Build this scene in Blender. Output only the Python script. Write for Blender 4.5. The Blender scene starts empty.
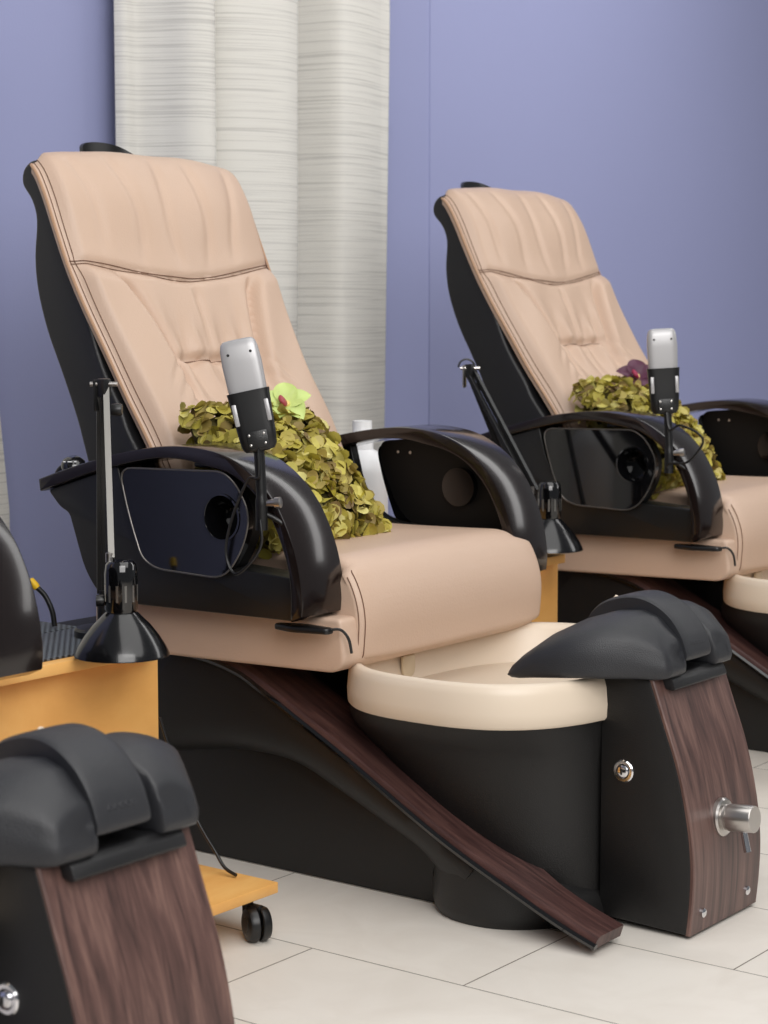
import bpy, bmesh, math, random
from mathutils import Vector, Matrix
from mathutils.geometry import tessellate_polygon
random.seed(7)
PI = math.pi
sc = bpy.context.scene
COL = sc.collection
X0, Y0 = -2.2, 2.846          # middle chair, centre of its base on the floor

# ------------------------------------------------------------------ materials
def srgb(r, g, b):
    f = lambda c: (c/12.92 if c <= .04045 else ((c+.055)/1.055)**2.4)
    return (f(r/255), f(g/255), f(b/255), 1)

def mat(name, col, rough=.5, metal=0, coat=0, bump=0, bscale=200, spec=.5, var=0, vscale=6):
    m = bpy.data.materials.new(name); m.use_nodes = True
    nt = m.node_tree; b = nt.nodes['Principled BSDF']
    b.inputs['Base Color'].default_value = col
    b.inputs['Roughness'].default_value = rough
    b.inputs['Metallic'].default_value = metal
    b.inputs['Specular IOR Level'].default_value = spec
    b.inputs['Coat Weight'].default_value = coat
    b.inputs['Coat Roughness'].default_value = .06
    tc = nt.nodes.new('ShaderNodeTexCoord')
    if var:
        n = nt.nodes.new('ShaderNodeTexNoise'); n.inputs['Scale'].default_value = vscale
        n.inputs['Detail'].default_value = 4
        nt.links.new(tc.outputs['Object'], n.inputs['Vector'])
        r = nt.nodes.new('ShaderNodeMixRGB'); r.blend_type = 'MIX'
        r.inputs[1].default_value = tuple(c*(1-var) for c in col[:3])+(1,)
        r.inputs[2].default_value = tuple(min(1, c*(1+var)) for c in col[:3])+(1,)
        nt.links.new(n.outputs['Fac'], r.inputs[0]); nt.links.new(r.outputs[0], b.inputs['Base Color'])
    if bump:
        n = nt.nodes.new('ShaderNodeTexNoise'); n.inputs['Scale'].default_value = bscale
        n.inputs['Detail'].default_value = 3
        nt.links.new(tc.outputs['Object'], n.inputs['Vector'])
        bp = nt.nodes.new('ShaderNodeBump'); bp.inputs['Strength'].default_value = bump
        bp.inputs['Distance'].default_value = .002
        nt.links.new(n.outputs['Fac'], bp.inputs['Height']); nt.links.new(bp.outputs[0], b.inputs['Normal'])
    return m

def wood(name, c1, c2, c3, scale, rough=.4, stretch=(1, 1, 1), coat=0):
    m = bpy.data.materials.new(name); m.use_nodes = True
    nt = m.node_tree; b = nt.nodes['Principled BSDF']
    tc = nt.nodes.new('ShaderNodeTexCoord'); mp = nt.nodes.new('ShaderNodeMapping')
    mp.inputs['Scale'].default_value = stretch
    nt.links.new(tc.outputs['Object'], mp.inputs[0])
    n = nt.nodes.new('ShaderNodeTexNoise'); n.inputs['Scale'].default_value = scale
    n.inputs['Detail'].default_value = 6; n.inputs['Roughness'].default_value = .62; n.inputs['Distortion'].default_value = .4
    nt.links.new(mp.outputs[0], n.inputs['Vector'])
    cr = nt.nodes.new('ShaderNodeValToRGB')
    cr.color_ramp.elements[0].position = .3; cr.color_ramp.elements[0].color = c1
    cr.color_ramp.elements[1].position = .72; cr.color_ramp.elements[1].color = c3
    e = cr.color_ramp.elements.new(.5); e.color = c2
    nt.links.new(n.outputs['Fac'], cr.inputs[0]); nt.links.new(cr.outputs[0], b.inputs['Base Color'])
    bp = nt.nodes.new('ShaderNodeBump'); bp.inputs['Strength'].default_value = .08; bp.inputs['Distance'].default_value = .001
    nt.links.new(n.outputs['Fac'], bp.inputs['Height']); nt.links.new(bp.outputs[0], b.inputs['Normal'])
    b.inputs['Roughness'].default_value = rough; b.inputs['Coat Weight'].default_value = coat
    return m

M = {}
M['leather'] = mat('beige_leather', srgb(201, 173, 152), .44, bump=.25, bscale=260, var=.03)
M['seam'] = mat('brown_thread', srgb(112, 80, 62), .8)
M['welt'] = mat('beige_welt', srgb(182, 145, 116), .6)
M['shell'] = mat('black_shell', srgb(22, 22, 24), .42, bump=.3, bscale=500)
M['satin'] = mat('satin_black', srgb(22, 22, 22), .36, bump=.15, bscale=500)
M['base'] = mat('black_base', srgb(17, 16, 16), .48, bump=.25, bscale=450)
M['gloss'] = mat('gloss_black', srgb(9, 9, 11), .07, coat=.6)
M['lampblack'] = mat('lamp_black', srgb(12, 12, 14), .2, coat=.3)
M['tray'] = mat('tray_black', srgb(9, 9, 9), .5, spec=.3)
M['espresso'] = mat('gloss_espresso', srgb(24, 17, 16), .19, coat=.25)
M['edge'] = mat('panel_edge', srgb(120, 116, 112), .3, metal=.8)
M['rubber'] = mat('black_rubber_pad', srgb(37, 38, 42), .42, bump=.35, bscale=600)
M['cream'] = mat('cream_acrylic', srgb(222, 206, 186), .36)
M['tab'] = mat('clear_tab', srgb(205, 188, 160), .25)
M['walnut'] = wood('walnut_panel', srgb(54, 39, 37), srgb(90, 66, 61), srgb(124, 96, 87), 7, .38, (3, 11, .55))
M['walnut2'] = wood('walnut_trim', srgb(46, 30, 29), srgb(74, 50, 47), srgb(100, 71, 65), 5, .36, (1.2, 14, 1.2))
M['maple'] = wood('maple_veneer', srgb(226, 166, 92), srgb(236, 178, 102), srgb(244, 192, 116), 4, .42, (5, 1, 1.2))
M['chrome'] = mat('chrome', srgb(225, 225, 228), .12, metal=1)
M['steel'] = mat('brushed_steel', srgb(190, 186, 182), .28, metal=1)
M['armgrey'] = mat('grey_lamp_arm', srgb(120, 118, 114), .35, metal=.6)
M['silver'] = mat('silver_plastic', srgb(176, 175, 176), .34, metal=.35)
M['darkpl'] = mat('dark_plastic', srgb(18, 18, 19), .35)
M['white'] = mat('white_plastic', srgb(235, 235, 236), .35)
M['palelabel'] = mat('pale_yellow_label', srgb(226, 214, 150), .5)
M['yellow'] = mat('yellow_plastic', srgb(225, 180, 20), .5)
M['hole'] = mat('hole_black', srgb(5, 5, 6), .6)
M['lampin'] = mat('white_enamel', srgb(230, 228, 222), .4)

def wall_material():
    m = mat('lavender_wall', srgb(150, 155, 194), .75, bump=.12, bscale=180, var=.025, vscale=1.5)
    return m
M['wall'] = wall_material()

def curtain_material():
    m = bpy.data.materials.new('woven_curtain'); m.use_nodes = True
    nt = m.node_tree; b = nt.nodes['Principled BSDF']; b.inputs['Roughness'].default_value = .85
    tc = nt.nodes.new('ShaderNodeTexCoord'); mp = nt.nodes.new('ShaderNodeMapping')
    mp.inputs['Scale'].default_value = (3.0, 3.0, 300); nt.links.new(tc.outputs['Object'], mp.inputs[0])
    n = nt.nodes.new('ShaderNodeTexNoise'); n.inputs['Scale'].default_value = 1.0; n.inputs['Detail'].default_value = 3
    n.inputs['Distortion'].default_value = .15
    nt.links.new(mp.outputs[0], n.inputs['Vector'])
    cr = nt.nodes.new('ShaderNodeValToRGB')
    cr.color_ramp.elements[0].position = .36; cr.color_ramp.elements[0].color = srgb(197, 195, 190)
    cr.color_ramp.elements[1].position = .50; cr.color_ramp.elements[1].color = srgb(220, 218, 212)
    nt.links.new(n.outputs['Fac'], cr.inputs[0]); nt.links.new(cr.outputs[0], b.inputs['Base Color'])
    bp = nt.nodes.new('ShaderNodeBump'); bp.inputs['Strength'].default_value = .35; bp.inputs['Distance'].default_value = .003
    nt.links.new(n.outputs['Fac'], bp.inputs['Height']); nt.links.new(bp.outputs[0], b.inputs['Normal'])
    return m
M['curtain'] = curtain_material()

def floor_material():
    m = bpy.data.materials.new('cream_stone_tile'); m.use_nodes = True
    nt = m.node_tree; b = nt.nodes['Principled BSDF']; b.inputs['Roughness'].default_value = .42
    tc = nt.nodes.new('ShaderNodeTexCoord'); mp = nt.nodes.new('ShaderNodeMapping')
    mp.inputs['Location'].default_value = (1.902, -2.344, 0)
    nt.links.new(tc.outputs['Object'], mp.inputs[0])
    br = nt.nodes.new('ShaderNodeTexBrick'); br.offset = .5; br.offset_frequency = 2; br.squash = 1
    br.inputs['Scale'].default_value = 1; br.inputs['Mortar Size'].default_value = .0013
    br.inputs['Mortar Smooth'].default_value = .1; br.inputs['Bias'].default_value = 0
    br.inputs['Brick Width'].default_value = .571; br.inputs['Row Height'].default_value = .3032
    br.inputs['Color1'].default_value = srgb(232, 226, 217); br.inputs['Color2'].default_value = srgb(228, 221, 211)
    br.inputs['Mortar'].default_value = srgb(120, 112, 102)
    nt.links.new(mp.outputs[0], br.inputs['Vector'])
    n = nt.nodes.new('ShaderNodeTexNoise'); n.inputs['Scale'].default_value = 7; n.inputs['Detail'].default_value = 8
    n.inputs['Roughness'].default_value = .6; n.inputs['Distortion'].default_value = .8
    nt.links.new(tc.outputs['Object'], n.inputs['Vector'])
    cr = nt.nodes.new('ShaderNodeValToRGB')
    cr.color_ramp.elements[0].position = .3; cr.color_ramp.elements[0].color = (.86, .84, .82, 1)
    cr.color_ramp.elements[1].position = .6; cr.color_ramp.elements[1].color = (1, 1, 1, 1)
    nt.links.new(n.outputs['Fac'], cr.inputs[0])
    mx = nt.nodes.new('ShaderNodeMixRGB'); mx.blend_type = 'MULTIPLY'; mx.inputs[0].default_value = .5
    nt.links.new(br.outputs['Color'], mx.inputs[1]); nt.links.new(cr.outputs[0], mx.inputs[2])
    nt.links.new(mx.outputs[0], b.inputs['Base Color'])
    iv = nt.nodes.new('ShaderNodeMath'); iv.operation = 'SUBTRACT'; iv.inputs[0].default_value = 1
    nt.links.new(br.outputs['Fac'], iv.inputs[1])
    bp = nt.nodes.new('ShaderNodeBump'); bp.inputs['Strength'].default_value = .4; bp.inputs['Distance'].default_value = .002
    nt.links.new(iv.outputs[0], bp.inputs['Height']); nt.links.new(bp.outputs[0], b.inputs['Normal'])
    return m
M['floor'] = floor_material()

def petal_material(name, cols, rough=.6):
    m = bpy.data.materials.new(name); m.use_nodes = True
    nt = m.node_tree; b = nt.nodes['Principled BSDF']; b.inputs['Roughness'].default_value = rough
    g = nt.nodes.new('ShaderNodeNewGeometry'); cr = nt.nodes.new('ShaderNodeValToRGB')
    cr.color_ramp.elements[0].color = cols[0]; cr.color_ramp.elements[1].color = cols[-1]
    for i, c in enumerate(cols[1:-1]):
        e = cr.color_ramp.elements.new((i+1)/(len(cols)-1)); e.color = c
    nt.links.new(g.outputs['Random Per Island'], cr.inputs[0]); nt.links.new(cr.outputs[0], b.inputs['Base Color'])
    b.inputs['Subsurface Weight'].default_value = 0
    return m
M['petal'] = petal_material('hydrangea_petal', [srgb(112, 88, 54), srgb(160, 148, 56), srgb(186, 174, 76), srgb(148, 124, 72), srgb(206, 196, 108), srgb(172, 158, 48), srgb(214, 206, 136)])
M['petalcore'] = mat('cushion_core', srgb(74, 66, 24), .9)
M['orch_g'] = mat('green_orchid', srgb(196, 214, 128), .5, var=.15, vscale=30)
M['orch_lip'] = mat('red_orchid_lip', srgb(160, 62, 70), .5, var=.4, vscale=60)
M['orch_p'] = mat('purple_orchid', srgb(84, 34, 62), .5, var=.3, vscale=30)
M['orch_c'] = mat('orchid_throat', srgb(226, 200, 120), .5)
M['orch_m'] = mat('magenta_orchid_lip', srgb(150, 30, 70), .5)

def mat_material():
    m = bpy.data.materials.new('ribbed_rubber_mat'); m.use_nodes = True
    nt = m.node_tree; b = nt.nodes['Principled BSDF']; b.inputs['Roughness'].default_value = .5
    tc = nt.nodes.new('ShaderNodeTexCoord'); ck = nt.nodes.new('ShaderNodeTexChecker'); ck.inputs['Scale'].default_value = 160
    nt.links.new(tc.outputs['Object'], ck.inputs['Vector'])
    ck.inputs['Color1'].default_value = srgb(30, 32, 36); ck.inputs['Color2'].default_value = srgb(98, 104, 110)
    nt.links.new(ck.outputs['Color'], b.inputs['Base Color'])
    return m
M['mat'] = mat_material()

# ------------------------------------------------------------------ mesh helpers
def cr_spline(pts, n=6, closed=False):
    pts = [Vector(p) for p in pts]; out = []; N = len(pts)
    for i in range(N if closed else N-1):
        if closed: p0, p1, p2, p3 = (pts[(i+k-1) % N] for k in range(4))
        else: p0, p1, p2, p3 = pts[max(i-1, 0)], pts[i], pts[i+1], pts[min(i+2, N-1)]
        for k in range(n):
            t = k/n
            out.append(.5*((2*p1)+(p2-p0)*t+(2*p0-5*p1+4*p2-p3)*t*t+(3*p1-p0-3*p2+p3)*t**3))
    if not closed: out.append(pts[-1])
    return out

def resample(pts, n):
    pts = [Vector(p) for p in pts]; d = [0]
    for a, b in zip(pts, pts[1:]): d.append(d[-1]+(b-a).length)
    out = []; j = 0
    for i in range(n):
        s = d[-1]*i/(n-1)
        while j < len(pts)-2 and d[j+1] < s: j += 1
        t = (s-d[j])/max(1e-9, d[j+1]-d[j]); out.append(pts[j].lerp(pts[j+1], min(1, max(0, t))))
    return out

def round_corners(pts, r, n=5):
    """2-D closed outline with each corner rounded by r (number or list)"""
    out = []; N = len(pts)
    for i in range(N):
        p = Vector(pts[i]); a = Vector(pts[i-1])-p; b = Vector(pts[(i+1) % N])-p
        rr = r[i] if isinstance(r, (list, tuple)) else r
        if rr <= 0: out.append(p); continue
        rr = min(rr, a.length*.48, b.length*.48)
        pa, pb = p+a.normalized()*rr, p+b.normalized()*rr
        for k in range(n+1):
            t = k/n; out.append(pa*(1-t)**2+p*2*t*(1-t)+pb*t*t)
    return out

def finish(bm, smooth=True, angle=40):
    bmesh.ops.recalc_face_normals(bm, faces=bm.faces)
    me = bpy.data.meshes.new('m'); bm.to_mesh(me); bm.free()
    if smooth:
        me.polygons.foreach_set('use_smooth', [True]*len(me.polygons))
        me.set_sharp_from_angle(angle=math.radians(angle))
    return me

def add_prism(bm, outline, y0, y1, holes=(), bevel=0, seg=2):
    """outline in (x, z), extruded from y0 to y1"""
    loops = [[Vector((p[0], p[1], 0)) for p in L] for L in [outline]+list(holes)]
    tris = tessellate_polygon(loops)
    flat = [p for L in loops for p in L]
    va = [bm.verts.new((p.x, y0, p.y)) for p in flat]; vb = [bm.verts.new((p.x, y1, p.y)) for p in flat]
    caps = []
    for t in tris:
        try: caps.append(bm.faces.new([va[i] for i in t])); caps.append(bm.faces.new([vb[i] for i in reversed(t)]))
        except ValueError: pass
    k = 0; sides = []
    for L in loops:
        n = len(L)
        for i in range(n):
            a, b = k+i, k+(i+1) % n
            sides.append(bm.faces.new((va[a], va[b], vb[b], vb[a])))
        k += n
    if bevel:
        # merge the triangulated caps first so that the rim bevels cleanly
        bmesh.ops.recalc_face_normals(bm, faces=caps+sides)
        rim = set()
        for f in sides:
            for e in f.edges:
                if abs(e.verts[0].co.y-e.verts[1].co.y) < 1e-6: rim.add(e)
        inner = [e for f in caps for e in f.edges if e not in rim]
        inner = list({e for e in inner if len(e.link_faces) == 2})
        if not holes: bmesh.ops.dissolve_edges(bm, edges=inner, use_verts=False)
        rim = [e for e in rim if e.is_valid]
        bmesh.ops.bevel(bm, geom=rim, offset=bevel, segments=seg, affect='EDGES', profile=.5, clamp_overlap=True)

def prism(outline, y0, y1, holes=(), bevel=0, seg=2, angle=40):
    bm = bmesh.new(); add_prism(bm, outline, y0, y1, holes, bevel, seg); return finish(bm, True, angle)

def add_loft(bm, rings, cap=True, closed=True):
    R = [[bm.verts.new(p) for p in r] for r in rings]; n = len(R[0])
    for a, b in zip(R, R[1:]):
        for i in range(n if closed else n-1):
            j = (i+1) % n; bm.faces.new((a[i], a[j], b[j], b[i]))
    if cap and closed:
        bm.faces.new(R[0]); bm.faces.new(R[-1])

def loft(rings, cap=True, closed=True, angle=40):
    bm = bmesh.new(); add_loft(bm, rings, cap, closed); return finish(bm, True, angle)

def add_tube(bm, pts, r, n=8):
    pts = [Vector(p) for p in pts]; rings = []
    up = None
    for i, p in enumerate(pts):
        t = (pts[min(i+1, len(pts)-1)]-pts[max(i-1, 0)]).normalized()
        if up is None:
            up = t.orthogonal().normalized()
        else:
            up = (up-t*up.dot(t)); up = up.normalized() if up.length > 1e-6 else t.orthogonal().normalized()
        s = t.cross(up); rr = r[i] if isinstance(r, (list, tuple)) else r
        rings.append([p+(up*math.cos(2*PI*k/n)+s*math.sin(2*PI*k/n))*rr for k in range(n)])
    add_loft(bm, rings)

def tube(pts, r, n=8):
    bm = bmesh.new(); add_tube(bm, pts, r, n); return finish(bm, True, 50)

def add_lathe(bm, prof, n=32, mtx=Matrix(), cap=False):
    """prof of (radius, z)"""
    rings = [[mtx @ Vector((r*math.cos(2*PI*k/n), r*math.sin(2*PI*k/n), z)) for k in range(n)] for r, z in prof]
    add_loft(bm, rings, cap)

def lathe(prof, n=32, mtx=Matrix(), cap=True, angle=35):
    bm = bmesh.new(); add_lathe(bm, prof, n, mtx, cap); return finish(bm, True, angle)

def add_box(bm, c, s, bevel=0, mtx=None, seg=2):
    r = bmesh.ops.create_cube(bm, size=1)
    for v in r['verts']:
        v.co = Vector((v.co.x*s[0]+c[0], v.co.y*s[1]+c[1], v.co.z*s[2]+c[2]))
    if bevel:
        es = list({e for v in r['verts'] for e in v.link_edges})
        rr = bmesh.ops.bevel(bm, geom=es, offset=bevel, segments=seg, affect='EDGES', profile=.5)
        vs = list({v for f in rr['faces'] for v in f.verts} | {v for v in r['verts'] if v.is_valid})
    else: vs = r['verts']
    if mtx is not None:
        for v in vs: v.co = mtx @ v.co

def box(c, s, bevel=0, mtx=None, seg=2):
    bm = bmesh.new(); add_box(bm, c, s, bevel, mtx, seg); return finish(bm, True, 35)

def superell(cx, cy, a, b, n, k=64):
    out = []
    for i in range(k):
        t = 2*PI*i/k; c, s = math.cos(t), math.sin(t)
        out.append((cx+a*math.copysign(abs(c)**(2/n), c), cy+b*math.copysign(abs(s)**(2/n), s)))
    return out

def axis_mtx(origin, direction):
    return Matrix.Translation(origin) @ Vector(direction).normalized().to_track_quat('Z', 'Y').to_matrix().to_4x4()

# ------------------------------------------------------------------ scene-graph helpers
def ob(name, me, material, parent=None, kind=None):
    o = bpy.data.objects.new(name, me); COL.objects.link(o)
    if material is not None:
        me.materials.clear(); me.materials.append(M[material] if isinstance(material, str) else material)
    if parent: o.parent = parent
    if kind: o['kind'] = kind
    return o

def thing(name, label, cat, loc=(0, 0, 0), rotz=0, group=None):
    o = bpy.data.objects.new(name, None); COL.objects.link(o); o.empty_display_size = .1
    o.location = loc; o.rotation_euler = (0, 0, rotz); o['label'] = label; o['category'] = cat
    if group: o['group'] = group
    return o

def tag(o, label, cat, group=None):
    o['label'] = label; o['category'] = cat
    if group: o['group'] = group
    return o

def copy_tree(o, parent=None):
    c = o.copy(); COL.objects.link(c)
    if parent: c.parent = parent
    for ch in list(o.children): copy_tree(ch, c)
    return c

# ================================================================== the setting
bm = bmesh.new()
vs = [bm.verts.new(p) for p in ((-3.3, -2.5, 0), (2.5, -2.5, 0), (2.5, 9, 0), (-3.3, 9, 0))]
bm.faces.new(vs); ob('floor', finish(bm, False), 'floor', kind='structure')
WX = -3.3
ob('wall_back', box((WX-.06, 1.05, 1.5), (.12, 7.1, 3.0)), 'wall', kind='structure')
ob('wall_right', box((WX-.0585, 6.8, 1.5), (.123, 4.4, 3.0), .002), 'wall', kind='structure')

# ================================================================== pedicure chair
def make_chair():
    root = thing('pedicure_chair', 'x', 'chair', (X0, Y0, 0))
    # ---------------- base
    body = round_corners([(-.62, .0), (.6, .0), (.585, .05), (.47, .10), (.34, .155), (.24, .2), (.1, .285), (-.05, .35), (-.2, .385), (-.62, .385)],
                         [0, 0, .02, .05, .05, .05, .05, .05, .05, .03])
    base = ob('base', prism(body, -.2, .2, bevel=.006), 'base', root)
    wood_o = resample(cr_spline([(-.20, .392), (-.12, .386), (-.05, .37), (0, .347), (.085, .304), (.192, .249), (.377, .148), (.531, .079), (.615, .044), (.674, .024)], 8), 60)
    arch_i = resample(cr_spline([(-.42, .15), (-.32, .172), (-.215, .192), (-.118, .206), (-.025, .208), (.043, .2), (.131, .167), (.217, .132), (.301, .097), (.345, .060), (.385, .030)], 8), 60)
    for s in (-1, 1):
        rings = []
        for a, b in zip(resample(wood_o[:45], 60), arch_i):
            a = a.to_3d() if len(a) == 2 else a
            A = Vector((a[0], a[1]-.012)); B = Vector((b[0], b[1])); sec = []
            for t, w in ((0, .268), (.08, .272), (.3, .27), (.55, .262), (.75, .248), (.9, .228), (1, .205), (1.0, .19), (0, .19)):
                p = A.lerp(B, t); sec.append((p[0], s*w, p[1]))
            rings.append(sec)
        ob('side_fairing', loft(rings), 'base', base)
        rings = []
        nn = len(wood_o)
        for i, p in enumerate(wood_o):
            x, z = p[0], p[1]
            wi = .15+.045*min(1, max(0, (x-.36)/.2))
            t = i/(nn-1)
            d = (wood_o[min(i+1, nn-1)]-wood_o[max(i-1, 0)]).normalized()
            nx, nz = -d[1], d[0]
            if nz < 0: nx, nz = -nx, -nz
            wo = .274
            rings.append([(x, s*wo, z), (x+nx*.006, s*(wo-.004), z+nz*.006), (x+nx*.008, s*(wo-.012), z+nz*.008), (x+nx*.008, s*wi, z+nz*.008), (x-nx*.012, s*wi, z-nz*.012), (x-nx*.012, s*wo, z-nz*.012)])
        ob('arch_trim', loft(rings), 'walnut2', root)
        # black lip that edges the trim
        lp = [Vector((p[0], s*.2755, p[1]-.008)) for p in wood_o]
        ob('trim_edging', tube(lp, .0055, 6), 'gloss', base)
    # rounded foot under the trim
    plan = superell(.43, 0, .165, .268, 2.2, 160)
    zs = lambda x: max(.02, 0.148-(x-.377)*.46-.016) if x > .335 else .055
    rings = []
    for f, z in ((.965, 0.0), (.985, .006), (1, .02)):
        rings.append([(.43+(x-.43)*f, y*f, z) for x, y in plan])
    rings.append([(x, y, max(.024, zs(x))) for x, y in plan])
    ob('foot', loft(rings), 'base', base)
    # ---------------- basin
    cx, a, b, n = .359, .243, .322, 2.7
    def ring(sc_a, sc_b, z, cx=cx, nn=n): return [(x, y, z) for x, y in superell(cx, 0, a*sc_a, b*sc_b, nn, 72)]
    def shell_ring(z, xb, xf, hb, nn=2.6): return [(x, y, z) for x, y in superell((xb+xf)/2, 0, (xf-xb)/2, hb, nn, 72)]
    sh = [shell_ring(.03, .28, .594, .195), shell_ring(.04, .262, .594, .203), shell_ring(.13, .22, .594, .212), shell_ring(.20, .165, .594, .222), shell_ring(.25, .12, .594, .238), shell_ring(.29, .09, .594, .264), shell_ring(.315, .095, .594, .290), shell_ring(.345, .118, .594, .306)]
    bm = bmesh.new(); add_loft(bm, sh, cap=False); ob('basin_shell', finish(bm), 'base', root)
    rim = [ring(.95, .95, .338), ring(.985, .985, .334), ring(1, 1, .339), ring(1.004, 1.004, .36), ring(.995, .995, .388), ring(.98, .985, .400), ring(.955, .965, .406), ring(.925, .94, .404), ring(.895, .915, .394),
           ring(.875, .895, .375), ring(.84, .82, .335), ring(.80, .72, .29), ring(.74, .62, .24), ring(.66, .54, .19), ring(.5, .42, .165), ring(.3, .3, .158), ring(.05, .05, .157)]
    basin = ob('basin', loft(rim, angle=60), 'cream', root)
    t0 = round_corners([(-.018, .385), (.018, .385), (.018, .345), (-.018, .345)], [.004, .004, .017, .017], 6)
    me = prism(t0, 0, .006, bevel=.002)
    o = ob('spout', me, 'tab', basin); o.rotation_euler = (0, 0, PI/2); o.location = (.160, -.058, .0)
    # ---------------- pedestal in front of the basin
    curve = cr_spline([(.679, .408), (.701, .348), (.729, .270), (.748, .188), (.756, .120), (.755, .06), (.750, .006)], 6)
    prof = [Vector((.585, .012)), Vector((.585, .408))]+[p+Vector((-.006, 0)) for p in curve]
    ped = ob('pedestal', prism([tuple(p)[:2] for p in prof], -.1175, .1175, bevel=.004), 'base', root)
    rings = []
    for p in curve:
        x, z = p[0], p[1]
        rings.append([(x-.008, -.1155, z), (x-.002, -.1165, z), (x, -.1145, z), (x, .1145, z), (x-.002, .1165, z), (x-.008, .1155, z)])
    ob('front_panel', loft(rings), 'walnut', root)
    for yy in (-.08, .072):
        m = axis_mtx((.7545, yy, .037), (1, 0, -.02))
        ob('screw', lathe([(.0075, -.002), (.0075, .002), (.005, .004), (.0002, .0045)], 16, m), 'chrome', ped)
    m = axis_mtx((.751, -.012, .178), (1, 0, .08))
    kn = ob('tap_knob', lathe([(.031, -.004), (.031, .003), (.028, .006), (.021, .007), (.0205, .012), (.022, .014), (.022, .055), (.021, .057), (.0002, .057)], 32, m), 'steel', root)
    ob('tap_lever', tube([(.788, -.012, .162), (.797, -.014, .128)], [.0055, .0062], 10), 'chrome', kn)
    m = axis_mtx((.628, -.1175, .2555), (0, -1, .0))
    kl = ob('key_lock', lathe([(.0185, -.002), (.0185, .001), (.0165, .0032), (.012, .003), (.011, .001), (.0105, .006), (.008, .0075), (.0002, .0075)], 28, m), 'chrome', root)
    ob('keyhole', box((.628, -.1256, .2555), (.0025, .001, .009)), 'hole', kl)
    # ---------------- foot pad
    st = [(.703, .096, .058, .424, .446), (.7025, .107, .052, .415, .459), (.698, .114, .05, .411, .469), (.686, .122, .05, .409, .481), (.655, .142, .04, .41, .500), (.625, .168, .02, .41, .508), (.59, .187, .03, .41, .506),
          (.55, .199, .045, .408, .493), (.51, .205, .075, .405, .471), (.482, .207, .108, .402, .446), (.468, .206, .14, .402, .428), (.461, .203, .165, .404, .413)]
    pad = None
    for s in (-1, 1):
        rings = []
        for x, yo, yi, zb, zt in st:
            hgt = zt-zb; wd = yo-yi
            sec = [(yo-.004, zb+.03*hgt), (yo, zb+.25*hgt), (yo-.003, zb+.50*hgt), (yo-.10*wd, zb+.72*hgt), (yo-.30*wd, zb+.88*hgt), (yo-.6*wd, zt), (yi+.12*wd, zt-.02*hgt), (yi, zt-.15*hgt), (yi, zb+.1*hgt), (yi+.2*wd, zb), (yo-.2*wd, zb)]
            sec = cr_spline([(p[0], p[1], 0) for p in sec], 4, True)
            rings.append([(x-.010*((q[1]-zb)/hgt)**2*(1 if x > .68 else 0), s*q[0], q[1]) for q in sec])
        w_ = ob('leg_wing' if pad else 'foot_rest', loft(rings, angle=50), 'rubber', pad or root)
        pad = pad or w_
    band_prof = cr_spline([(.515, .462), (.519, .488), (.540, .511), (.575, .526), (.61, .530), (.642, .522), (.671, .503), (.692, .476), (.703, .449), (.7045, .436), (.699, .431), (.688, .434), (.67, .45), (.6, .475)], 5, True)
    rings = []
    for y in (-.041, -.0405, -.038, -.033, -.02, 0, .02, .033, .038, .0405, .041):
        t = abs(y)/.041; k = 1-.05*max(0, (t-.7)/.3)**2
        rings.append([(.62+(p[0]-.62)*(1-(1-k)*.4), y-.012, .44+(p[1]-.44)*k) for p in band_prof])
    cb = ob('centre_band', loft(rings, angle=50), 'rubber', pad)
    for i in range(5):
        yy = -.030+.009*i
        ob('embossed_mark', lathe([(.0042, -.0008), (.0042, .0006), (.003, .001), (.0026, .0004), (.0002, .0004)], 12, axis_mtx((.6995, yy, .458), (1, 0, .45))), 'rubber', cb)
    bw = round_corners([(.62, .413), (.690, .413), (.6985, .405), (.704, .392), (.697, .388), (.62, .404)], .003, 3)
    ob('bracket', prism([tuple(p) for p in bw], -.088, .088, bevel=.002), 'shell', pad)
    ob('pull_tab', tube(cr_spline([(.53, .04, .47), (.518, .04, .482), (.514, .04, .497), (.522, .04, .508)], 4), .006, 8), 'cream', pad)
    # ---------------- seat
    sp = round_corners([(-.30, .50), (-.30, .575), (-.05, .572), (.18, .58), (.222, .50), (.214, .408), (.16, .42), (.10, .47)],
                       [.02, .03, .1, .075, .05, .018, .02, .04], 8)
    def seat_w(x, y):
        k = min(1, max(0, (x-.176)/.016)); return .858+(.117 if y > 0 else .055)*k*k*(3-2*k)
    sp = resample([Vector(p) for p in sp]+[Vector(sp[0])], 420)[:-1]
    bm = bmesh.new(); rings = []
    NS = len(sp); cxs, czs = -.02, .50
    for y in (-.298, -.2975, -.294, -.287, -.275, -.24, -.15, 0, .15, .24, .275, .287, .294, .2975, .298):
        t = abs(y)
        e = 0 if t < .275 else (1-math.sqrt(max(0, 1-((t-.275)/.023)**2)))
        puff = .008*(1-(t/.3)**4)
        r = []
        for p in sp:
            x, z = p[0], p[1]
            d = Vector((x-cxs, (z-czs)*2.2)); d = d.normalized() if d.length else d
            k = -.014*e+puff
            r.append((x+d[0]*k, y*seat_w(x, y), z+d[1]*k))
        rings.append(r)
    add_loft(bm, rings)
    seat = ob('seat', finish(bm, True, 60), 'leather', root)
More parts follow.
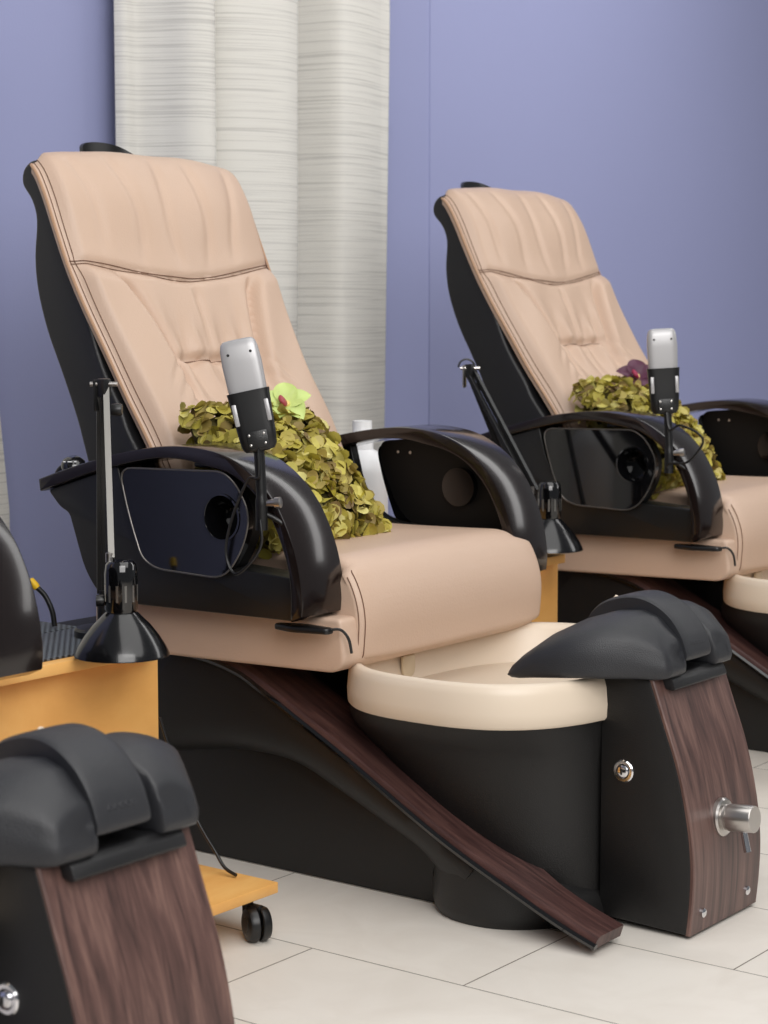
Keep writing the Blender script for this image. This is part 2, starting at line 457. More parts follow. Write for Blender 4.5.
    # double stitch line round the front corner of each cushion side
    def seat_ring(y):
        t = abs(y); e = 0 if t < .275 else (1-math.sqrt(max(0, 1-((t-.275)/.023)**2))); puff = .008*(1-(t/.3)**4); r = []
        for p in sp:
            d = Vector((p[0]-cxs, (p[1]-czs)*2.2)); d = d.normalized() if d.length else d
            r.append(Vector((p[0]+d[0]*(-.014*e+puff), y*seat_w(p[0], y), p[1]+d[1]*(-.014*e+puff)))+Vector((d[0]*.0006, math.copysign(.0006, y), d[1]*.0006)))
        return r
    for s in (-1, 1):
        for yy in ((.2958, .2865) if s < 0 else (.2972,)):
            ln = [p for p in seat_ring(s*yy) if p.x > .187 and p.z > .412]
            ob('seam', tube(ln, .0009, 5), 'seam', seat)
    sk = round_corners([(-.36, .47), (-.36, .38), (0, .388), (.19, .393), (.214, .412), (.205, .485)], [.01, .02, .05, .02, .012, .01], 5)
    ob('seat_skirt', prism([tuple(p) for p in sk], -.312, .268, bevel=.018, seg=4), 'leather', root)
    # ---------------- backrest
    rear = [(-.541, 1.262), (-.560, 1.258), (-.576, 1.242), (-.577, 1.217), (-.554, 1.187), (-.543, 1.15), (-.549, 1.085), (-.543, 1.024), (-.52, .95), (-.482, .87), (-.445, .787), (-.415, .70), (-.36, .55)]
    front = [(-.14, .55), (-.21, .63), (-.306, .757), (-.333, .81), (-.379, .889), (-.416, .987), (-.452, 1.074), (-.478, 1.165), (-.506, 1.235)]
    outl = [tuple(p) for p in cr_spline(rear, 4)]+[tuple(p) for p in cr_spline(front, 4)]
    back = ob('backrest', prism(outl, -.268, .268, bevel=.02, seg=4), 'shell', root)
    E = resample(cr_spline([(-.568, 1.264), (-.543, 1.270), (-.514, 1.253), (-.487, 1.206), (-.459, 1.141), (-.429, 1.074), (-.392, 1.005), (-.343, .925), (-.295, .846), (-.248, .776), (-.2, .70), (-.15, .625), (-.125, .575)], 8), 161)
    for i_, p_ in enumerate(E):
        k_ = min(1, max(0, (i_/160-.28)/.35)); p_.x -= .0165*k_*k_*(3-2*k_)
    NT = len(E)-1
    def Enorm(i):
        d = (E[min(i+1, NT)]-E[max(i-1, 0)]).normalized(); return Vector((-d[1], d[0]))
    def smooth(x, a, b):
        x = min(1, max(0, (x-a)/(b-a))); return x*x*(3-2*x)
    def t_seam(u): return .300+.054*(1-abs(u)**1.45)
    def u_crease(t):   # where the side bolster begins
        k = (t-.315)/(.58-.315); k = min(1, max(0, k)); return .72-.28*k**.6
    rnd = [random.uniform(0, 6.28) for _ in range(12)]
    def h(u, t):
        a = abs(u)
        v = .016*(1-a**3.2)                                   # general puff
        ts = t_seam(u)
        g = lambda x, w: math.exp(-(x/w)**2)
        v -= .0075*g(t-ts, .011)
        if t < ts:
            v += .016*math.sin(PI*smooth(t, 0, ts))*(1-a**4)
            # soft folds that fan down from the top edge
            f = 0
            for k in range(5):
                c = -.75+.36*k; f += g(u-c-(t-.1)*(.25-.2*k)*1.3+.03*math.sin(rnd[k]+18*t), .045)*smooth(t, .03, .1)*(1-smooth(t, ts-.09, ts))
            v -= .0048*f
            v += .0022*math.sin(9*u+rnd[6]+6*t)*math.sin(14*t+rnd[7])
        else:
            uc = u_crease(t); fade = smooth(t, ts, ts+.05)*(1-smooth(t, .72, .9))
            v += .014*smooth(a, uc-.03, uc+.1)*fade           # bolsters stand proud
            v -= .021*g(a-uc, .040)*fade*(1-smooth(t, .58, .72))
            tg = .553
            inn = 1-smooth(a, .34, .44)
            v -= .014*g(t-tg, .012)*inn
            v -= .012*g(t-tg, .11)*inn
            v += .0065*math.sin(30*u+rnd[3])*g(t-tg, .075)*inn*smooth(abs(t-tg), .0, .012)
            v += .005*math.sin(19*u+rnd[4])*g(t-tg-.07, .1)*inn
            v -= .007*g(u, .03)*inn*fade                        # centre fold
            for k in range(3):
                v -= .004*g(t-tg+.02-.05*k-(a-.4)*.35, .012)*smooth(a, uc, uc+.05)*(1-smooth(a, uc+.12, uc+.3))
            v += .002*math.sin(11*u+17*t+rnd[8])
        return v
    NU = 110
    def hw(t):
        return .282-.022*(1-smooth(t, 0, .08))**2-.022*smooth(t, .28, .63)
    def surf(u, t, extra=0):
        f = t*NT; i = min(NT-1, int(f)); p = E[i].lerp(E[i+1], f-i); nn = Enorm(i).lerp(Enorm(i+1), f-i)
        edge = smooth(abs(u), .89, 1.0)
        hh = h(u, t)*(1-edge)-.016*edge+extra
        return Vector((p[0]+nn[0]*hh, u*hw(t), p[1]+nn[1]*hh))
    rings = []
    bm = bmesh.new()
    us = [-1+2*i/NU for i in range(NU+1)]
    for i in range(NT+1):
        t = i/NT; nn = Enorm(i); p = E[i]; fr = []
        th = .03
        k = smooth(t, 0, .025)
        for u in us:
            q = surf(u, t); 
            if k < 1:
                q2 = Vector((p[0]-nn[0]*th*.5, u*hw(t), p[1]-nn[1]*th*.5)); q = q2.lerp(q, .35+.65*k)
            fr.append(q)
        bk = [Vector((p[0]-nn[0]*th, u*hw(t)*.985, p[1]-nn[1]*th)) for u in reversed(us)]
        rings.append(fr+bk)
    add_loft(bm, rings)
    pad = ob('backrest_pad', finish(bm, True, 60), 'leather', back)
    ob('seam', tube([surf(u*.985, t_seam(u)-.0035, .0018) for u in [i/60-1 for i in range(121)]], .0009, 5), 'seam', pad)
    ob('seam', tube([surf(u*.985, t_seam(u)+.0035, .0018) for u in [i/60-1 for i in range(121)]], .0008, 5), 'seam', pad)
    ob('seam', tube([surf(u, .553, .0014) for u in [-.36+.72*i/40 for i in range(41)]], .0010, 5), 'seam', pad)
    for s in (-1, 1):
        for off, rr in ((.955, .0008), (.978, .0007)):
            ob('seam', tube([surf(s*off, .03+.95*i/60, .0012) for i in range(61)], rr, 5), 'seam', pad)
        wl = [Vector((E[i][0]-Enorm(i)[0]*.017, s*(hw(i/NT)+.0005), E[i][1]-Enorm(i)[1]*.017)) for i in range(3, NT, 3)]
        ob('piping', tube(wl, .003, 6), 'welt', pad)
    st = cr_spline([(-.585, -.078, 1.255), (-.628, -.072, 1.285), (-.650, -.045, 1.303), (-.655, .0, 1.308), (-.650, .045, 1.303), (-.628, .072, 1.285), (-.585, .078, 1.255)], 6)
    rings = []
    for p in st: rings.append([(p[0]+.006, p[1], p[2]-.015), (p[0]+.014, p[1], p[2]-.015), (p[0]+.014, p[1], p[2]+.007), (p[0]+.006, p[1], p[2]+.007)])
    ob('lift_strap', loft(rings), 'darkpl', back)
    # ---------------- armrests
    top = cr_spline([(-.437, .686), (-.37, .707), (-.307, .724), (-.246, .740), (-.162, .7545), (-.097, .760), (-.036, .757), (.019, .745), (.074, .716), (.118, .674), (.149, .622), (.167, .569), (.174, .521), (.172, .492)], 6)
    low = cr_spline([(.148, .482), (.148, .534), (.138, .585), (.108, .648), (.066, .692), (.019, .717), (-.036, .729), (-.093, .737), (-.162, .734), (-.283, .709), (-.36, .687), (-.434, .664)], 6)
    bandp = [tuple(p) for p in top]+[tuple(p) for p in low]
    shell_o = round_corners([(-.425, .666), (-.395, .637), (-.372, .628), (-.334, .525), (-.290, .477), (.15, .482), (.150, .552), (-.13, .568), (-.180, .582), (-.226, .63), (-.250, .718), (-.283, .708)],
                            [.01, .015, .01, .03, .05, .005, .003, .02, .03, .05, .005, .01], 5)
    panel_o = round_corners([(-.232, .717), (.006, .722), (.036, .702), (.066, .655), (.052, .60), (.010, .542), (-.145, .547), (-.180, .562), (-.212, .64)],
                            [.03, .02, .02, .04, .05, .04, .03, .04, .06], 5)
    hole = [(.003+.0375*math.cos(2*PI*k/32), .645+.0375*math.sin(2*PI*k/32)) for k in range(32)]
    for s in (-1, 1):
        y = lambda v: s*v
        bm = bmesh.new(); add_prism(bm, bandp, s*.372, s*.260, bevel=.005, seg=2)
        arm = ob('armrest', finish(bm, True, 40), 'espresso', root)
        ob('arm_shell', prism([tuple(p) for p in shell_o], s*(.360 if s < 0 else .322), s*.300, bevel=.008, seg=3), 'satin', arm)
        door = ob('side_panel', prism([tuple(p) for p in panel_o], s*.374, s*.360, holes=[hole]), 'gloss', arm)
        if s > 0: tray = [tuple(p) for p in round_corners([(-.196, .726), (.0, .742), (.05, .715), (.10, .66), (.128, .60), (.135, .545), (-.105, .556), (-.150, .59), (-.194, .68)], [.02, .05, .05, .05, .05, .01, .03, .06, .05], 5)]
        else: tray = [(.006+(p[0]-.006)*.84, .636+(p[1]-.636)*.95) for p in panel_o]
        ob('side_tray', prism(tray, s*.3605, s*.328, holes=[hole], bevel=0), 'tray', arm)
        edge = [Vector((p[0], s*.3745, p[1])) for p in panel_o]; edge.append(edge[0].copy())
        ob('panel_edging', tube(edge, .0016, 6), 'edge', arm)
        cup = [(.0375, 0), (.0355, -.001), (.034, -.068), (.030, -.07), (.0002, -.07)]
        mt = axis_mtx((.003, s*.374, .645), (0, s, 0))
        ob('cup_holder', lathe([(.0405, .0002), (.0405, .0018), (.037, .002), (.0358, .0), (.0355, -.058), (.0002, -.058), (.0002, -.060), (.0375, -.060), (.0378, -.002)], 32, mt, cap=False), 'gloss', arm)
        ob('release_button', box((-.055, s*.345, .7285), (.04, .022, .008), .003), 'darkpl', arm)
        for xx in (-.15, -.12):
            ob('screw', lathe([(.003, -.001), (.003, .001), (.0002, .0015)], 10, axis_mtx((xx, s*.326, .706), (0, -s, 0))), 'steel', arm)
    lv = [tuple(p) for p in round_corners([(.095, -.352), (.14, -.362), (.205, -.345), (.205, -.325), (.14, -.318), (.095, -.335)], .01, 5)]
    bm = bmesh.new(); add_prism(bm, lv, .463, .473, bevel=.003)
    for v in bm.verts: v.co = Vector((v.co.x, v.co.z, v.co.y))
    lev = ob('recline_lever', finish(bm), 'darkpl', root)
    ob('lever_wire', tube(cr_spline([(.195, -.335, .468), (.212, -.322, .470), (.222, -.312, .455), (.224, -.306, .43)], 5), .0025, 6), 'darkpl', lev)
    return root

chair = make_chair()

def make_holder(parent, sign):
    """goose-neck holder for the remote, clamped inside the near armrest"""
    pts = cr_spline([(.101, -.386, .632), (.101, -.386, .68), (.099, -.386, .72), (.096, -.386, .765)], 6)
    g = ob('remote_holder', tube(pts, [.0105]*7+[.0088]*(len(pts)-7), 12), 'darkpl', parent)
    ob('clamp', lathe([(.005, -.010), (.0065, .010), (.009, .011), (.009, .020), (.0002, .022)], 16, axis_mtx((.113, -.381, .676), (.9, .3, .1))), 'steel', g)
    ob('clamp_arm', tube([(.101, -.384, .660), (.118, -.376, .652), (.134, -.366, .640)], .005, 8), 'darkpl', g)
    return g

# orientation of the remote: long axis up with a slight lean, broad face to the aisle
def remote_matrix(lean):
    up = Vector((-.16*lean, -.06*lean, 1)).normalized(); fw = Vector((.60, -.80, 0)); fw = (fw-up*fw.dot(up)).normalized()
    rt = up.cross(fw)*-1
    m = Matrix((rt, fw, up)).transposed().to_4x4(); return m      # local x = right, y = facing out, z = up

def rbox_rings(stations, k=28, n=4.0):
    rings = []
    for z, w, d, dy in stations:
        rings.append([(x, y+dy, z) for x, y in superell(0, 0, w, d, n, k)])
    return rings

def make_cradle(parent, m):
    rings = rbox_rings([(-.012, .012, .008, 0), (-.010, .024, .012, 0), (-.002, .029, .0155, 0), (.02, .031, .0165, 0), (.05, .0325, .017, 0), (.082, .0345, .0175, 0), (.088, .0352, .0178, 0), (.088, .033, .0155, 0), (.03, .029, .0135, 0)])
    o = ob('cradle', loft(rings), 'darkpl', parent); o.matrix_local = m
    for s in (-1, 1):
        q = ob('cradle_slot', box((s*.0265, .0155, .052), (.0075, .004, .036), .0015), 'silver', o); q.rotation_euler = (0, 0, 0)
    ob('mount_plate', box((-.001, .0185, .008), (.034, .004, .028), .0015), 'satin', o)
    for sx in (-1, 1):
        for zz in (.0, .016):
            ob('screw', lathe([(.0022, 0), (.0022, .001), (.0002, .0014)], 8, axis_mtx((sx*.012, .0205, zz), (0, 1, 0))), 'steel', o)
    return o

def make_remote(name, label, loc, m, cable_pts):
    r = thing(name, label, 'remote control', loc)
    body = loft(rbox_rings([(.010, .024, .0115, 0), (.012, .0275, .0125, 0), (.05, .029, .0130, 0), (.095, .0315, .0142, .0), (.135, .0325, .0148, 0), (.158, .031, .0142, 0), (.168, .0285, .012, 0), (.1725, .024, .009, 0), (.1735, .015, .005, 0)], 32, 4.5), angle=45)
    b = ob('remote_body', body, 'silver', r); b.matrix_local = m
    for sx in (-1, 1):
        ob('screw_hole', lathe([(.0024, -.0005), (.0024, .0007), (.0002, .0007)], 12, axis_mtx((sx*.0185, .0136, .150), (0, 1, 0))), 'hole', b)
    inv = Vector(loc)
    ob('cable', tube([Vector(p)-inv for p in cable_pts], .0026, 7), 'darkpl', r)
    return r

left = copy_tree(chair); left.location = (X0, Y0-1.312, 0)
right = copy_tree(chair); right.location = (X0, Y0+1.362, 0)
for ch in right.children:
    if ch.name.startswith('backrest'):        # the right chair is reclined a little further
        ch.matrix_local = Matrix.Translation((-.207, 0, .666)) @ Matrix.Rotation(math.radians(-3.2), 4, 'Y') @ Matrix.Translation((.2, 0, -.65))
for ch in left.children:
    if ch.name.split('.')[0] in ('seat', 'seat_skirt'): ch.location.x -= .075
chair['label'] = 'middle beige pedicure chair, shown whole, a green-orchid flower cushion on its seat'
right['label'] = 'beige pedicure chair at the right edge, in front of the bare lavender wall'
left['label'] = 'nearest pedicure chair, cut off at lower left with blurred dark footrest and walnut pedestal'
for c in (chair, left, right): c['group'] = 'pedicure chairs in a row'

def remote_set(ch, name, label, lean, cable, tx=0, tz=0):
    g = make_holder(ch, 1)
    base = Vector((.097+tx, -.386, .772+tz)); m = Matrix.Translation(base) @ remote_matrix(lean)
    cr_ = make_cradle(g, m)
    L = Vector(ch.location)
    loc = L+base
    pts = [Vector(p)+L for p in cable]
    return make_remote(name, label, loc, remote_matrix(lean), pts)

cab = cr_spline([(.104, -.396, .765), (.108, -.400, .72), (.086, -.402, .714), (.053, -.402, .654), (.037, -.402, .595), (.054, -.402, .558), (.085, -.402, .574), (.111, -.400, .609), (.108, -.398, .650)], 7)
remote_set(chair, 'remote_control', 'silver remote in black cradle on the middle chair armrest, green orchid behind it', 1.3, cab)
cab2 = cr_spline([(.100, -.398, .765), (.110, -.400, .728), (.136, -.402, .738), (.180, -.402, .722), (.190, -.402, .700), (.155, -.402, .660), (.112, -.400, .655), (.104, -.398, .645)], 7)
remote_set(right, 'remote_control', 'silver remote in black cradle on the right chair armrest, lavender wall behind it', .35, cab2, -.008)

# glossy round knob behind the rear of the middle chair's near armrest
kb = ob('side_knob', lathe([(.018, -.03), (.018, -.008), (.022, -.004), (.023, .004), (.020, .012), (.012, .018), (.0002, .020)], 24, axis_mtx((-.405, -.315, .705), (.3, -.2, .9))), 'gloss', chair)
ob('knob_strap', tube(cr_spline([(-.43, -.33, .665), (-.432, -.33, .69), (-.422, -.325, .705), (-.405, -.32, .70)], 4), .005, 8), 'satin', kb)
for k in (-1, 0, 1):
    ob('knob_mark', box((0, 0, 0), (.008 if k == 0 else .004, .0015, .003), 0, axis_mtx((-.395+.010*k*.8, -.3335+.010*k*.6, .716), (.55, -.75, .4))), 'white', kb)

# ================================================================== flower cushions
def make_cushion(name, label, loc, rot, orchid, seed):
    rng = random.Random(seed)
    root = thing(name, label, 'cushion', loc); root.rotation_euler = rot
    W, H, T = .158, .148, .058
    def half(a, b):
        return T*max(0, (1-abs(a)**2.6))**.5*max(0, (1-abs(b)**2.6))**.5
    def P(a, b, side):
        pin = 1-.06*(a*a)*(1-b*b)*0
        x = a*W*(1-.05*(1-b*b)*0+.0); y = b*H
        # corners drawn out, sides slightly hollow
        x *= 1-.05*(1-b*b)*abs(a)**3; y *= 1-.05*(1-a*a)*abs(b)**3
        return Vector((x, y, side*half(a, b)))
    bm = bmesh.new(); n = 20
    for side in (1, -1):
        g = [[bm.verts.new(P(-1+2*i/n, -1+2*j/n, side)) for j in range(n+1)] for i in range(n+1)]
        for i in range(n):
            for j in range(n):
                bm.faces.new((g[i][j], g[i+1][j], g[i+1][j+1], g[i][j+1]))
    bmesh.ops.remove_doubles(bm, verts=bm.verts, dist=.0005)
    ob('cushion_body', finish(bm), 'petalcore', root)
    bm = bmesh.new()
    def petal(p, nrm, r, curl):
        nrm = nrm.normalized(); tx = nrm.orthogonal().normalized(); ty = nrm.cross(tx)
        a0 = rng.uniform(0, 6.28); tx, ty = tx*math.cos(a0)+ty*math.sin(a0), ty*math.cos(a0)-tx*math.sin(a0)
        K = 9; c = bm.verts.new(p)
        asp = rng.uniform(.78, 1.0)
        ringv = []; midv = []
        for k in range(K):
            th = 2*PI*k/K; u, v = math.cos(th), math.sin(th)*asp
            z = curl*(u*u*.55-.25*v)+rng.uniform(-.06, .06)
            midv.append(bm.verts.new(p+(tx*u*.55+ty*v*.55)*r+nrm*(curl*.3*(u*u*.55-.25*v))*r))
            ringv.append(bm.verts.new(p+(tx*u+ty*v)*r+nrm*z*r))
        for k in range(K):
            j = (k+1) % K
            bm.faces.new((c, midv[k], midv[j])); bm.faces.new((midv[k], ringv[k], ringv[j], midv[j]))
    cnt = 1250
    for q in range(cnt):
        side = 1 if q < cnt*.80 else -1
        a, b = rng.uniform(-1, 1), rng.uniform(-1, 1)
        if q % 4 == 0:      # rim gets its own share
            if rng.random() < .5: a = rng.choice((-1, 1))*rng.uniform(.9, 1)
            else: b = rng.choice((-1, 1))*rng.uniform(.9, 1)
        p = P(a, b, side); e = .02
        du = P(min(1, a+e), b, side)-P(max(-1, a-e), b, side); dv = P(a, min(1, b+e), side)-P(a, max(-1, b-e), side)
        nn = du.cross(dv)*side
        if nn.length < 1e-9: nn = Vector((0, 0, side))
        nn.normalize()
        nn = (nn+Vector((a**5*.9, b**5*.9, 0))).normalized()
        tilt = Vector((rng.gauss(0, .8), rng.gauss(0, .8)+.3, rng.gauss(0, .5)))
        petal(p+nn*rng.uniform(.003, .02), nn+tilt*.85, rng.uniform(.0105, .0165), rng.uniform(.2, .9))
    o = ob('petal_cover', finish(bm, True, 80), 'petal', root); o['kind'] = 'stuff'
    # orchid pinned to the top edge
    op, on, cm, lm, sz = orchid
    fl = ob('orchid', lathe([(.0002, .012), (.006, .011), (.008, .006), (.006, .0), (.0002, -.001)], 12, cap=False), 'orch_c', root)
    fl.matrix_local = axis_mtx(op, on)
    def petal_mesh(L, Wd, cup, back):
        bm = bmesh.new(); rows = []
        for i in range(9):
            t = i/8; w = Wd*math.sin(PI*min(1, .08+.92*t**.8))**.8*(1 if t < 1 else 0)+.0006
            rows.append([bm.verts.new((L*t, w*v, .004+cup*math.sin(t*PI*.6)*L-back*t*t*L+abs(v)**2*w*.35)) for v in (-1, -.5, 0, .5, 1)])
        for a_, b_ in zip(rows, rows[1:]):
            for i in range(4): bm.faces.new((a_[i], a_[i+1], b_[i+1], b_[i]))
        return finish(bm)
    for k in range(5):
        an = PI/2+2*PI*k/5
        pm = petal_mesh(sz*(1 if k in (0, 2, 3) else .95), sz*(.34 if k in (0, 2, 3) else .44), .28, .15)
        q = ob('petal', pm, cm, fl); q.rotation_euler = (0, 0, an)
    bm = bmesh.new()
    rings = []
    for i in range(8):
        t = i/7; r = sz*(.10+.16*math.sin(PI*t)); rings.append([(sz*.5*t*.6, r*math.cos(2*PI*k/12), .014+sz*.30*t*(1-.3*t)+r*.6*math.sin(2*PI*k/12)) for k in range(12)])
    add_loft(bm, rings); q = ob('lip', finish(bm), lm, fl); q.rotation_euler = (0, 0, -PI/2)
    return root

def cushion_rot(up, right):
    up = Vector(up).normalized(); right = Vector(right); right = (right-up*right.dot(up)).normalized(); n = right.cross(up)
    return Matrix((right, up, n)).transposed().to_euler()

rotC = cushion_rot((-.20, .0, .215), (-.015, .40, .0))
make_cushion('flower_cushion', 'olive flower-petal cushion with a pale green orchid on the middle chair',
             (X0-.095, Y0-.094, .686), rotC, ((.050, .118, .060), (-.55, .1, .8), 'orch_g', 'orch_lip', .050), 3)
rotR = cushion_rot((-.20, .0, .215), (-.01, .40, .0))
make_cushion('flower_cushion', 'olive flower-petal cushion with a dark purple orchid on the right chair',
             (X0-.105, Y0+1.362-.115, .690), rotR, ((.032, .132, .054), (-.55, .1, .8), 'orch_p', 'orch_m', .052), 11)

# ================================================================== carts between the chairs
def make_cart(label, x, y):
    c = thing('rolling_cart', label, 'cart', (X0+x, Y0+y, 0), 0, 'wooden carts between the chairs')
    # local: x forward, right-hand edge at y=0, the cart spreads towards -y
    Wd = .44
    ob('top', box((-.210, -Wd/2-.014, .441), (.37, Wd-.028, .019), .002), 'maple', c)
    ob('front_panel', box((-.069, -Wd/2, .257), (.018, Wd-.004, .347), .0015), 'maple', c)
    ob('side_panel', box((-.225, -.012, .257), (.29, .016, .347), .0015), 'maple', c)
    ob('side_panel', box((-.225, -Wd+.012, .257), (.29, .016, .347), .0015), 'maple', c)
    ob('base_shelf', box((-.085, -Wd/2, .0745), (.56, Wd, .018), .002), 'maple', c)
    for cx_, cy_ in ((.172, -.048), (.172, -Wd+.048), (-.33, -.048), (-.33, -Wd+.048)):
        k = ob('caster', lathe([(.009, .030), (.009, .068)], 16, Matrix.Translation((cx_, cy_, -.002))), 'darkpl', c)
        for s in (-1, 1):
            prof = [(.0002, s*.020), (.012, s*.020), (.013, s*.0185), (.021, s*.0185), (.0245, s*.017), (.0272, s*.012), (.0277, s*.004), (.0265, s*.0025), (.0002, s*.0025)]
            mt = axis_mtx((cx_+.022, cy_-.004, .0277), (.55, 1, 0))
            ob('wheel', lathe(prof, 32, mt, cap=False), 'darkpl', k)
        ob('fork', box((cx_+.012, cy_-.002, .045), (.036, .012, .026), .003), 'darkpl', k)
    return c
cartC = make_cart('maple rolling cart between the nearest and the middle chair, black mats on top', .012, -.475)
cartR = make_cart('maple rolling cart mostly hidden between the middle and the right chair', -.070, -.475+1.362+.012)

for nm, xa, xb, lab in (('rubber_mat', -.215, -.035, 'front black ribbed mat on the left cart, near the black lamp shade'), ('rubber_mat', -.37, -.219, 'rear black ribbed mat on the left cart, by the wall side')):
    o = ob(nm, box(((xa+xb)/2, 0, .002), (xb-xa, .425, .004), .001), 'mat'); o.location = (X0, Y0-.70, .4506); tag(o, lab, 'mat', 'black mats on the left cart')

# ================================================================== desk lamps
def make_lamp(label, root, joint, head, rim_r=.074, kind=0, end=(-.008, 0, .150)):
    L = thing('desk_lamp', label, 'lamp', root, 0, 'black swing-arm lamps on the carts')
    R = Vector(root); J = Vector(joint)-R; Hd = Vector(head)-R      # head = centre of the rim
    ob('base_post', lathe([(.05, 0), (.05, .010), (.046, .014), (.012, .016), (.012, .06), (.009, .062), (.009, .075)], 28), 'darkpl', L)
    foot = Vector((0, 0, .07))
    topH = Hd+Vector(end)
    side = (J-foot).cross(Vector((0, 0, 1))); side = side.normalized() if side.length > 1e-4 else Vector((1, 0, 0))
    sd = Vector((.8, .6, 0))
    def bar(a, b, name, mt, wds, offs):
        bm = bmesh.new()
        for o_ in offs:
            d = (b-a); m = axis_mtx(a+sd*o_, d)
            r = [[m @ Vector((x, y, z)) for x, y in ((-wds, -wds), (wds, -wds), (wds, wds), (-wds, wds))] for z in (0, d.length)]
            add_loft(bm, r)
        return ob(name, finish(bm, True, 30), mt, L)
    bar(foot, J, 'lower_arm', 'darkpl', .0032, (-.0085, -.0015))
    ua = bar(J, topH, 'upper_arm', 'darkpl' if kind else 'armgrey', .0048, (-.008, .008) if kind else (.0035,))
    jt = ob('joint', box(J, (.018, .018, .03), .003), 'darkpl', L)
    ob('joint_pin', lathe([(.004, -.022), (.004, .022)], 10, axis_mtx(J+Vector((0, 0, .006)), sd)), 'steel', jt)
    ob('joint_plate', box(J+Vector((-.010, -.0075, -.012)), (.004, .012, .05), .0015), 'steel' if kind else 'darkpl', jt)
    ob('joint_knob', lathe([(.009, .0), (.010, .004), (.010, .014), (.0085, .017), (.0002, .017)], 14, axis_mtx(J+sd*.012+Vector((0, 0, -.035)), sd)), 'darkpl', jt)
    if kind: ob('arm_loop', tube([J+Vector((0, 0, .0))+sd*(-.008+.018*math.cos(a))+Vector((0, 0, .018*math.sin(a)+.008)) for a in [PI*k/10 for k in range(11)]], .0022, 6), 'darkpl', jt)
    # head: socket with vent slots, then the flared shade
    m = Matrix.Translation(Hd)
    sock = ob('socket', lathe([(.0225, .066), (.0255, .072), (.0255, .128), (.0235, .142), (.019, .147), (.0002, .148)], 32, m), 'gloss', L)
    for k in range(12):
        a = 2*PI*k/12
        ob('vent_slot', box((.0253, 0, .098), (.0012, .0035, .026), 0, m @ Matrix.Rotation(a, 4, 'Z')), 'armgrey' if k % 2 else 'steel', sock)
    sr = rim_r/.074
    ob('shade', lathe([(.0235, .068), (.026, .066), (.032, .060), (.045*sr, .047), (.058*sr, .030), (.068*sr, .014), (.0735*sr, .003), (.074*sr, 0), (.0725*sr, 0), (.066*sr, .0135), (.056*sr, .029), (.043*sr, .046), (.031, .058), (.0235, .064)], 48, m, cap=False), 'lampblack', L)
    ob('bulb', lathe([(.0002, .018), (.012, .021), (.017, .032), (.014, .046), (.0095, .058), (.0095, .066)], 20, m, cap=False), 'lampin', L)
    ob('tilt_knob', lathe([(.008, 0), (.0095, .003), (.0095, .012), (.0002, .013)], 14, axis_mtx(Hd+Vector((-.021, -.0155, .085)), (-.8, -.6, 0))), 'darkpl', L)
    ob('swivel', lathe([(.006, 0), (.006, .014), (.0002, .016)], 12, Matrix.Translation(topH-Vector((0, 0, .006)))), 'steel', L)
    return L
wp = lambda x, y, z: (X0+x, Y0+y, z)
make_lamp('black metal desk lamp with hanging cone shade in front of the middle chair armrest', wp(-.120, -.527, .4548), wp(-.075, -.566, .865), wp(.042, -.652, .457), .074, 0, (-.020, -.005, .150))
make_lamp('black desk lamp partly hidden behind the far armrest of the middle chair', wp(-.187, -.492+1.362, .4506), wp(-.311, -.55+1.362, .85), wp(-.085, -.575+1.362, .470), .074, 1, (-.042, .0, .125))

# ================================================================== small things
b = thing('plastic_bottle', 'white plastic bottle seen through the far armrest gap of the middle chair', 'bottle', wp(-.385, .515, .4506))
ob('bottle_body', lathe([(.0002, 0), (.05, 0), (.055, .006), (.055, .19), (.05, .215), (.032, .235), (.022, .24)], 36, cap=False), 'white', b)
ob('cap', lathe([(.024, .238), (.024, .27), (.021, .276), (.021, .30), (.0002, .302)], 28), 'white', b)
ob('label_patch', lathe([(.012, -.003), (.012, .0008), (.0002, .001)], 20, axis_mtx((.030, -.0465, .16), (.54, -.84, 0))), 'palelabel', b)

cord = cr_spline([wp(-.005, -.52, .33), wp(.02, -.51, .25), wp(.052, -.50, .173), wp(.075, -.50, .142), wp(.095, -.50, .120), wp(.115, -.50, .097), wp(.140, -.50, .088)], 6)
tag(ob('power_cord', tube(cord, .0028, 8), 'darkpl'), 'thin black power cord hanging down to the left cart base shelf', 'cord')
y_ = thing('cable_end', 'short black cable with a yellow tip standing on the left cart mat', 'cable', wp(-.252, -.535, .4548))
ob('cable', tube(cr_spline([(.012, .01, .003), (.008, .008, .03), (-.002, .002, .055), (-.012, -.008, .07)], 5), .0045, 8), 'darkpl', y_)
ob('yellow_tip', lathe([(.006, 0), (.007, .006), (.006, .018), (.0002, .02)], 12, axis_mtx((-.011, -.007, .068), (-.5, -.4, .8))), 'yellow', y_)

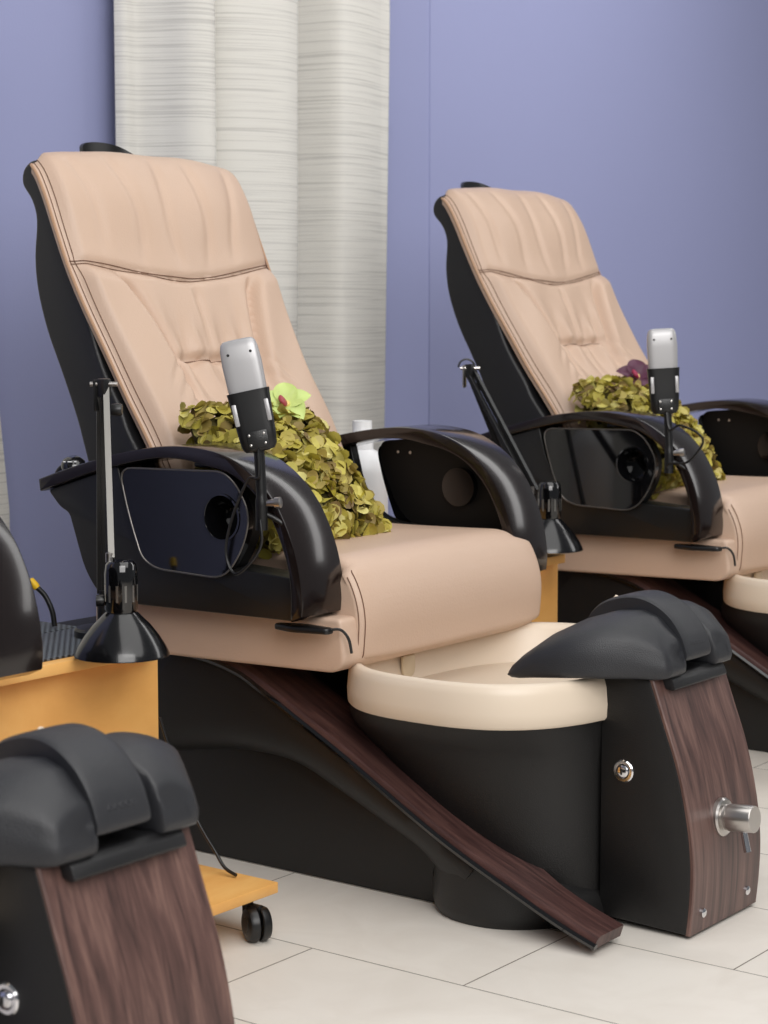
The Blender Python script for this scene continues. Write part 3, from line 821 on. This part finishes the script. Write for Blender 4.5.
# ================================================================== curtains
def curtain(name, label, plan_fn, zb, zt, nz=40):
    rings = []
    for j in range(nz+1):
        z = zb+(zt-zb)*j/nz
        rings.append(plan_fn(z))
    bm = bmesh.new(); add_loft(bm, rings, cap=False, closed=False)
    me = finish(bm, True, 80)
    o = ob(name, me, 'curtain'); tag(o, label, 'curtain', 'off-white woven curtains on the back wall')
    md = o.modifiers.new('thick', 'SOLIDIFY'); md.thickness = .003
    return o
def plan_main(z):
    k = max(0, min(1, (1.7-z)/1.1))
    ctrl = [(.03, .488), (.05, .50), (.055, .535), (.10, .565), (.16, .59), (.185, .63), (.165, .665), (.09, .685), (.02, .690), (.0, .705), (.06, .725), (.14, .765), (.19, .85), (.195, .91), (.165, .962-.015*k), (.06, .985-.03*k), (-.02, 1.0-.03*k), (-.02, 1.06-.02*k),
            (.06, 1.10-.01*k), (.165, 1.115), (.185, 1.15), (.180, 1.22), (.166, 1.28), (.156, 1.315), (.150, 1.36-.025*k)]
    ctrl = [(x_+.022, y_-.03) for x_, y_ in ctrl]
    return [Vector((WX+x, Y0+y+.03*x, z)) for x, y in [(q[0], q[1]) for q in cr_spline([(a, b, 0) for a, b in ctrl], 6)]]
curtain('curtain', 'off-white woven curtain hanging full length behind the middle chair', plan_main, .03, 2.7)
def plan_left(z):
    k = .03*max(0, min(1, (.86-z)/.3))
    ctrl = [(.05, -.8), (.13, -.7), (.05, -.58), (.13, -.46), (.05, -.34), (.14, -.22), (.06, -.14), (.12, -.06), (.13, .0+k), (.12, .018+k)]
    return [Vector((WX+x, Y0+y, z)) for x, y in [(q[0], q[1]) for q in cr_spline([(a, b, 0) for a, b in ctrl], 6)]]
curtain('curtain', 'off-white woven curtain of which only a sliver shows at the left edge', plan_left, .03, 2.7)

# ================================================================== light, world, camera
w = bpy.data.worlds.new('World'); sc.world = w; w.use_nodes = True
bg = w.node_tree.nodes['Background']; bg.inputs[0].default_value = (.92, .95, 1.0, 1); bg.inputs[1].default_value = .19

def area(name, loc, target, size, power, col=(1, 1, 1)):
    d = bpy.data.lights.new(name, 'AREA'); d.energy = power; d.shape = 'RECTANGLE'; d.size, d.size_y = size; d.color = col
    o = bpy.data.objects.new(name, d); COL.objects.link(o); o.location = loc
    o.rotation_euler = (Vector(target)-Vector(loc)).to_track_quat('-Z', 'Y').to_euler(); return o
area('ceiling_light', (-.9, 2.4, 3.0), (-1.9, 3.0, 0), (2.6, 3.4), 56, (1, .985, .965))
area('wall_light', (-2.2, 5.2, 3.2), (-3.25, 5.1, 1.9), (.8, 6.0), 52, (1, .985, .97))
area('front_fill', (1.0, .2, 2.7), (-2.0, 3.0, .4), (3.0, 2.4), 118, (1, .98, .96))  # added fill out of view, brightens the fronts of chairs and carts

cd = bpy.data.cameras.new('Camera'); cam = bpy.data.objects.new('Camera', cd); COL.objects.link(cam); sc.camera = cam
cd.sensor_fit = 'VERTICAL'; cd.sensor_height = 36; cd.sensor_width = 27; cd.lens = 1992/1024*36
pitch = math.atan(209/1992); yaw = math.atan(1506/2003)
cam.location = (0, 0, 1); cam.rotation_euler = (PI/2-pitch, 0, yaw)
cd.dof.use_dof = True; cd.dof.focus_distance = 3.3; cd.dof.aperture_fstop = 7.1
cd.clip_start = .05
sc.view_settings.view_transform = 'Standard'; sc.view_settings.look = 'None'
sc.view_settings.exposure = 0; sc.view_settings.gamma = 1
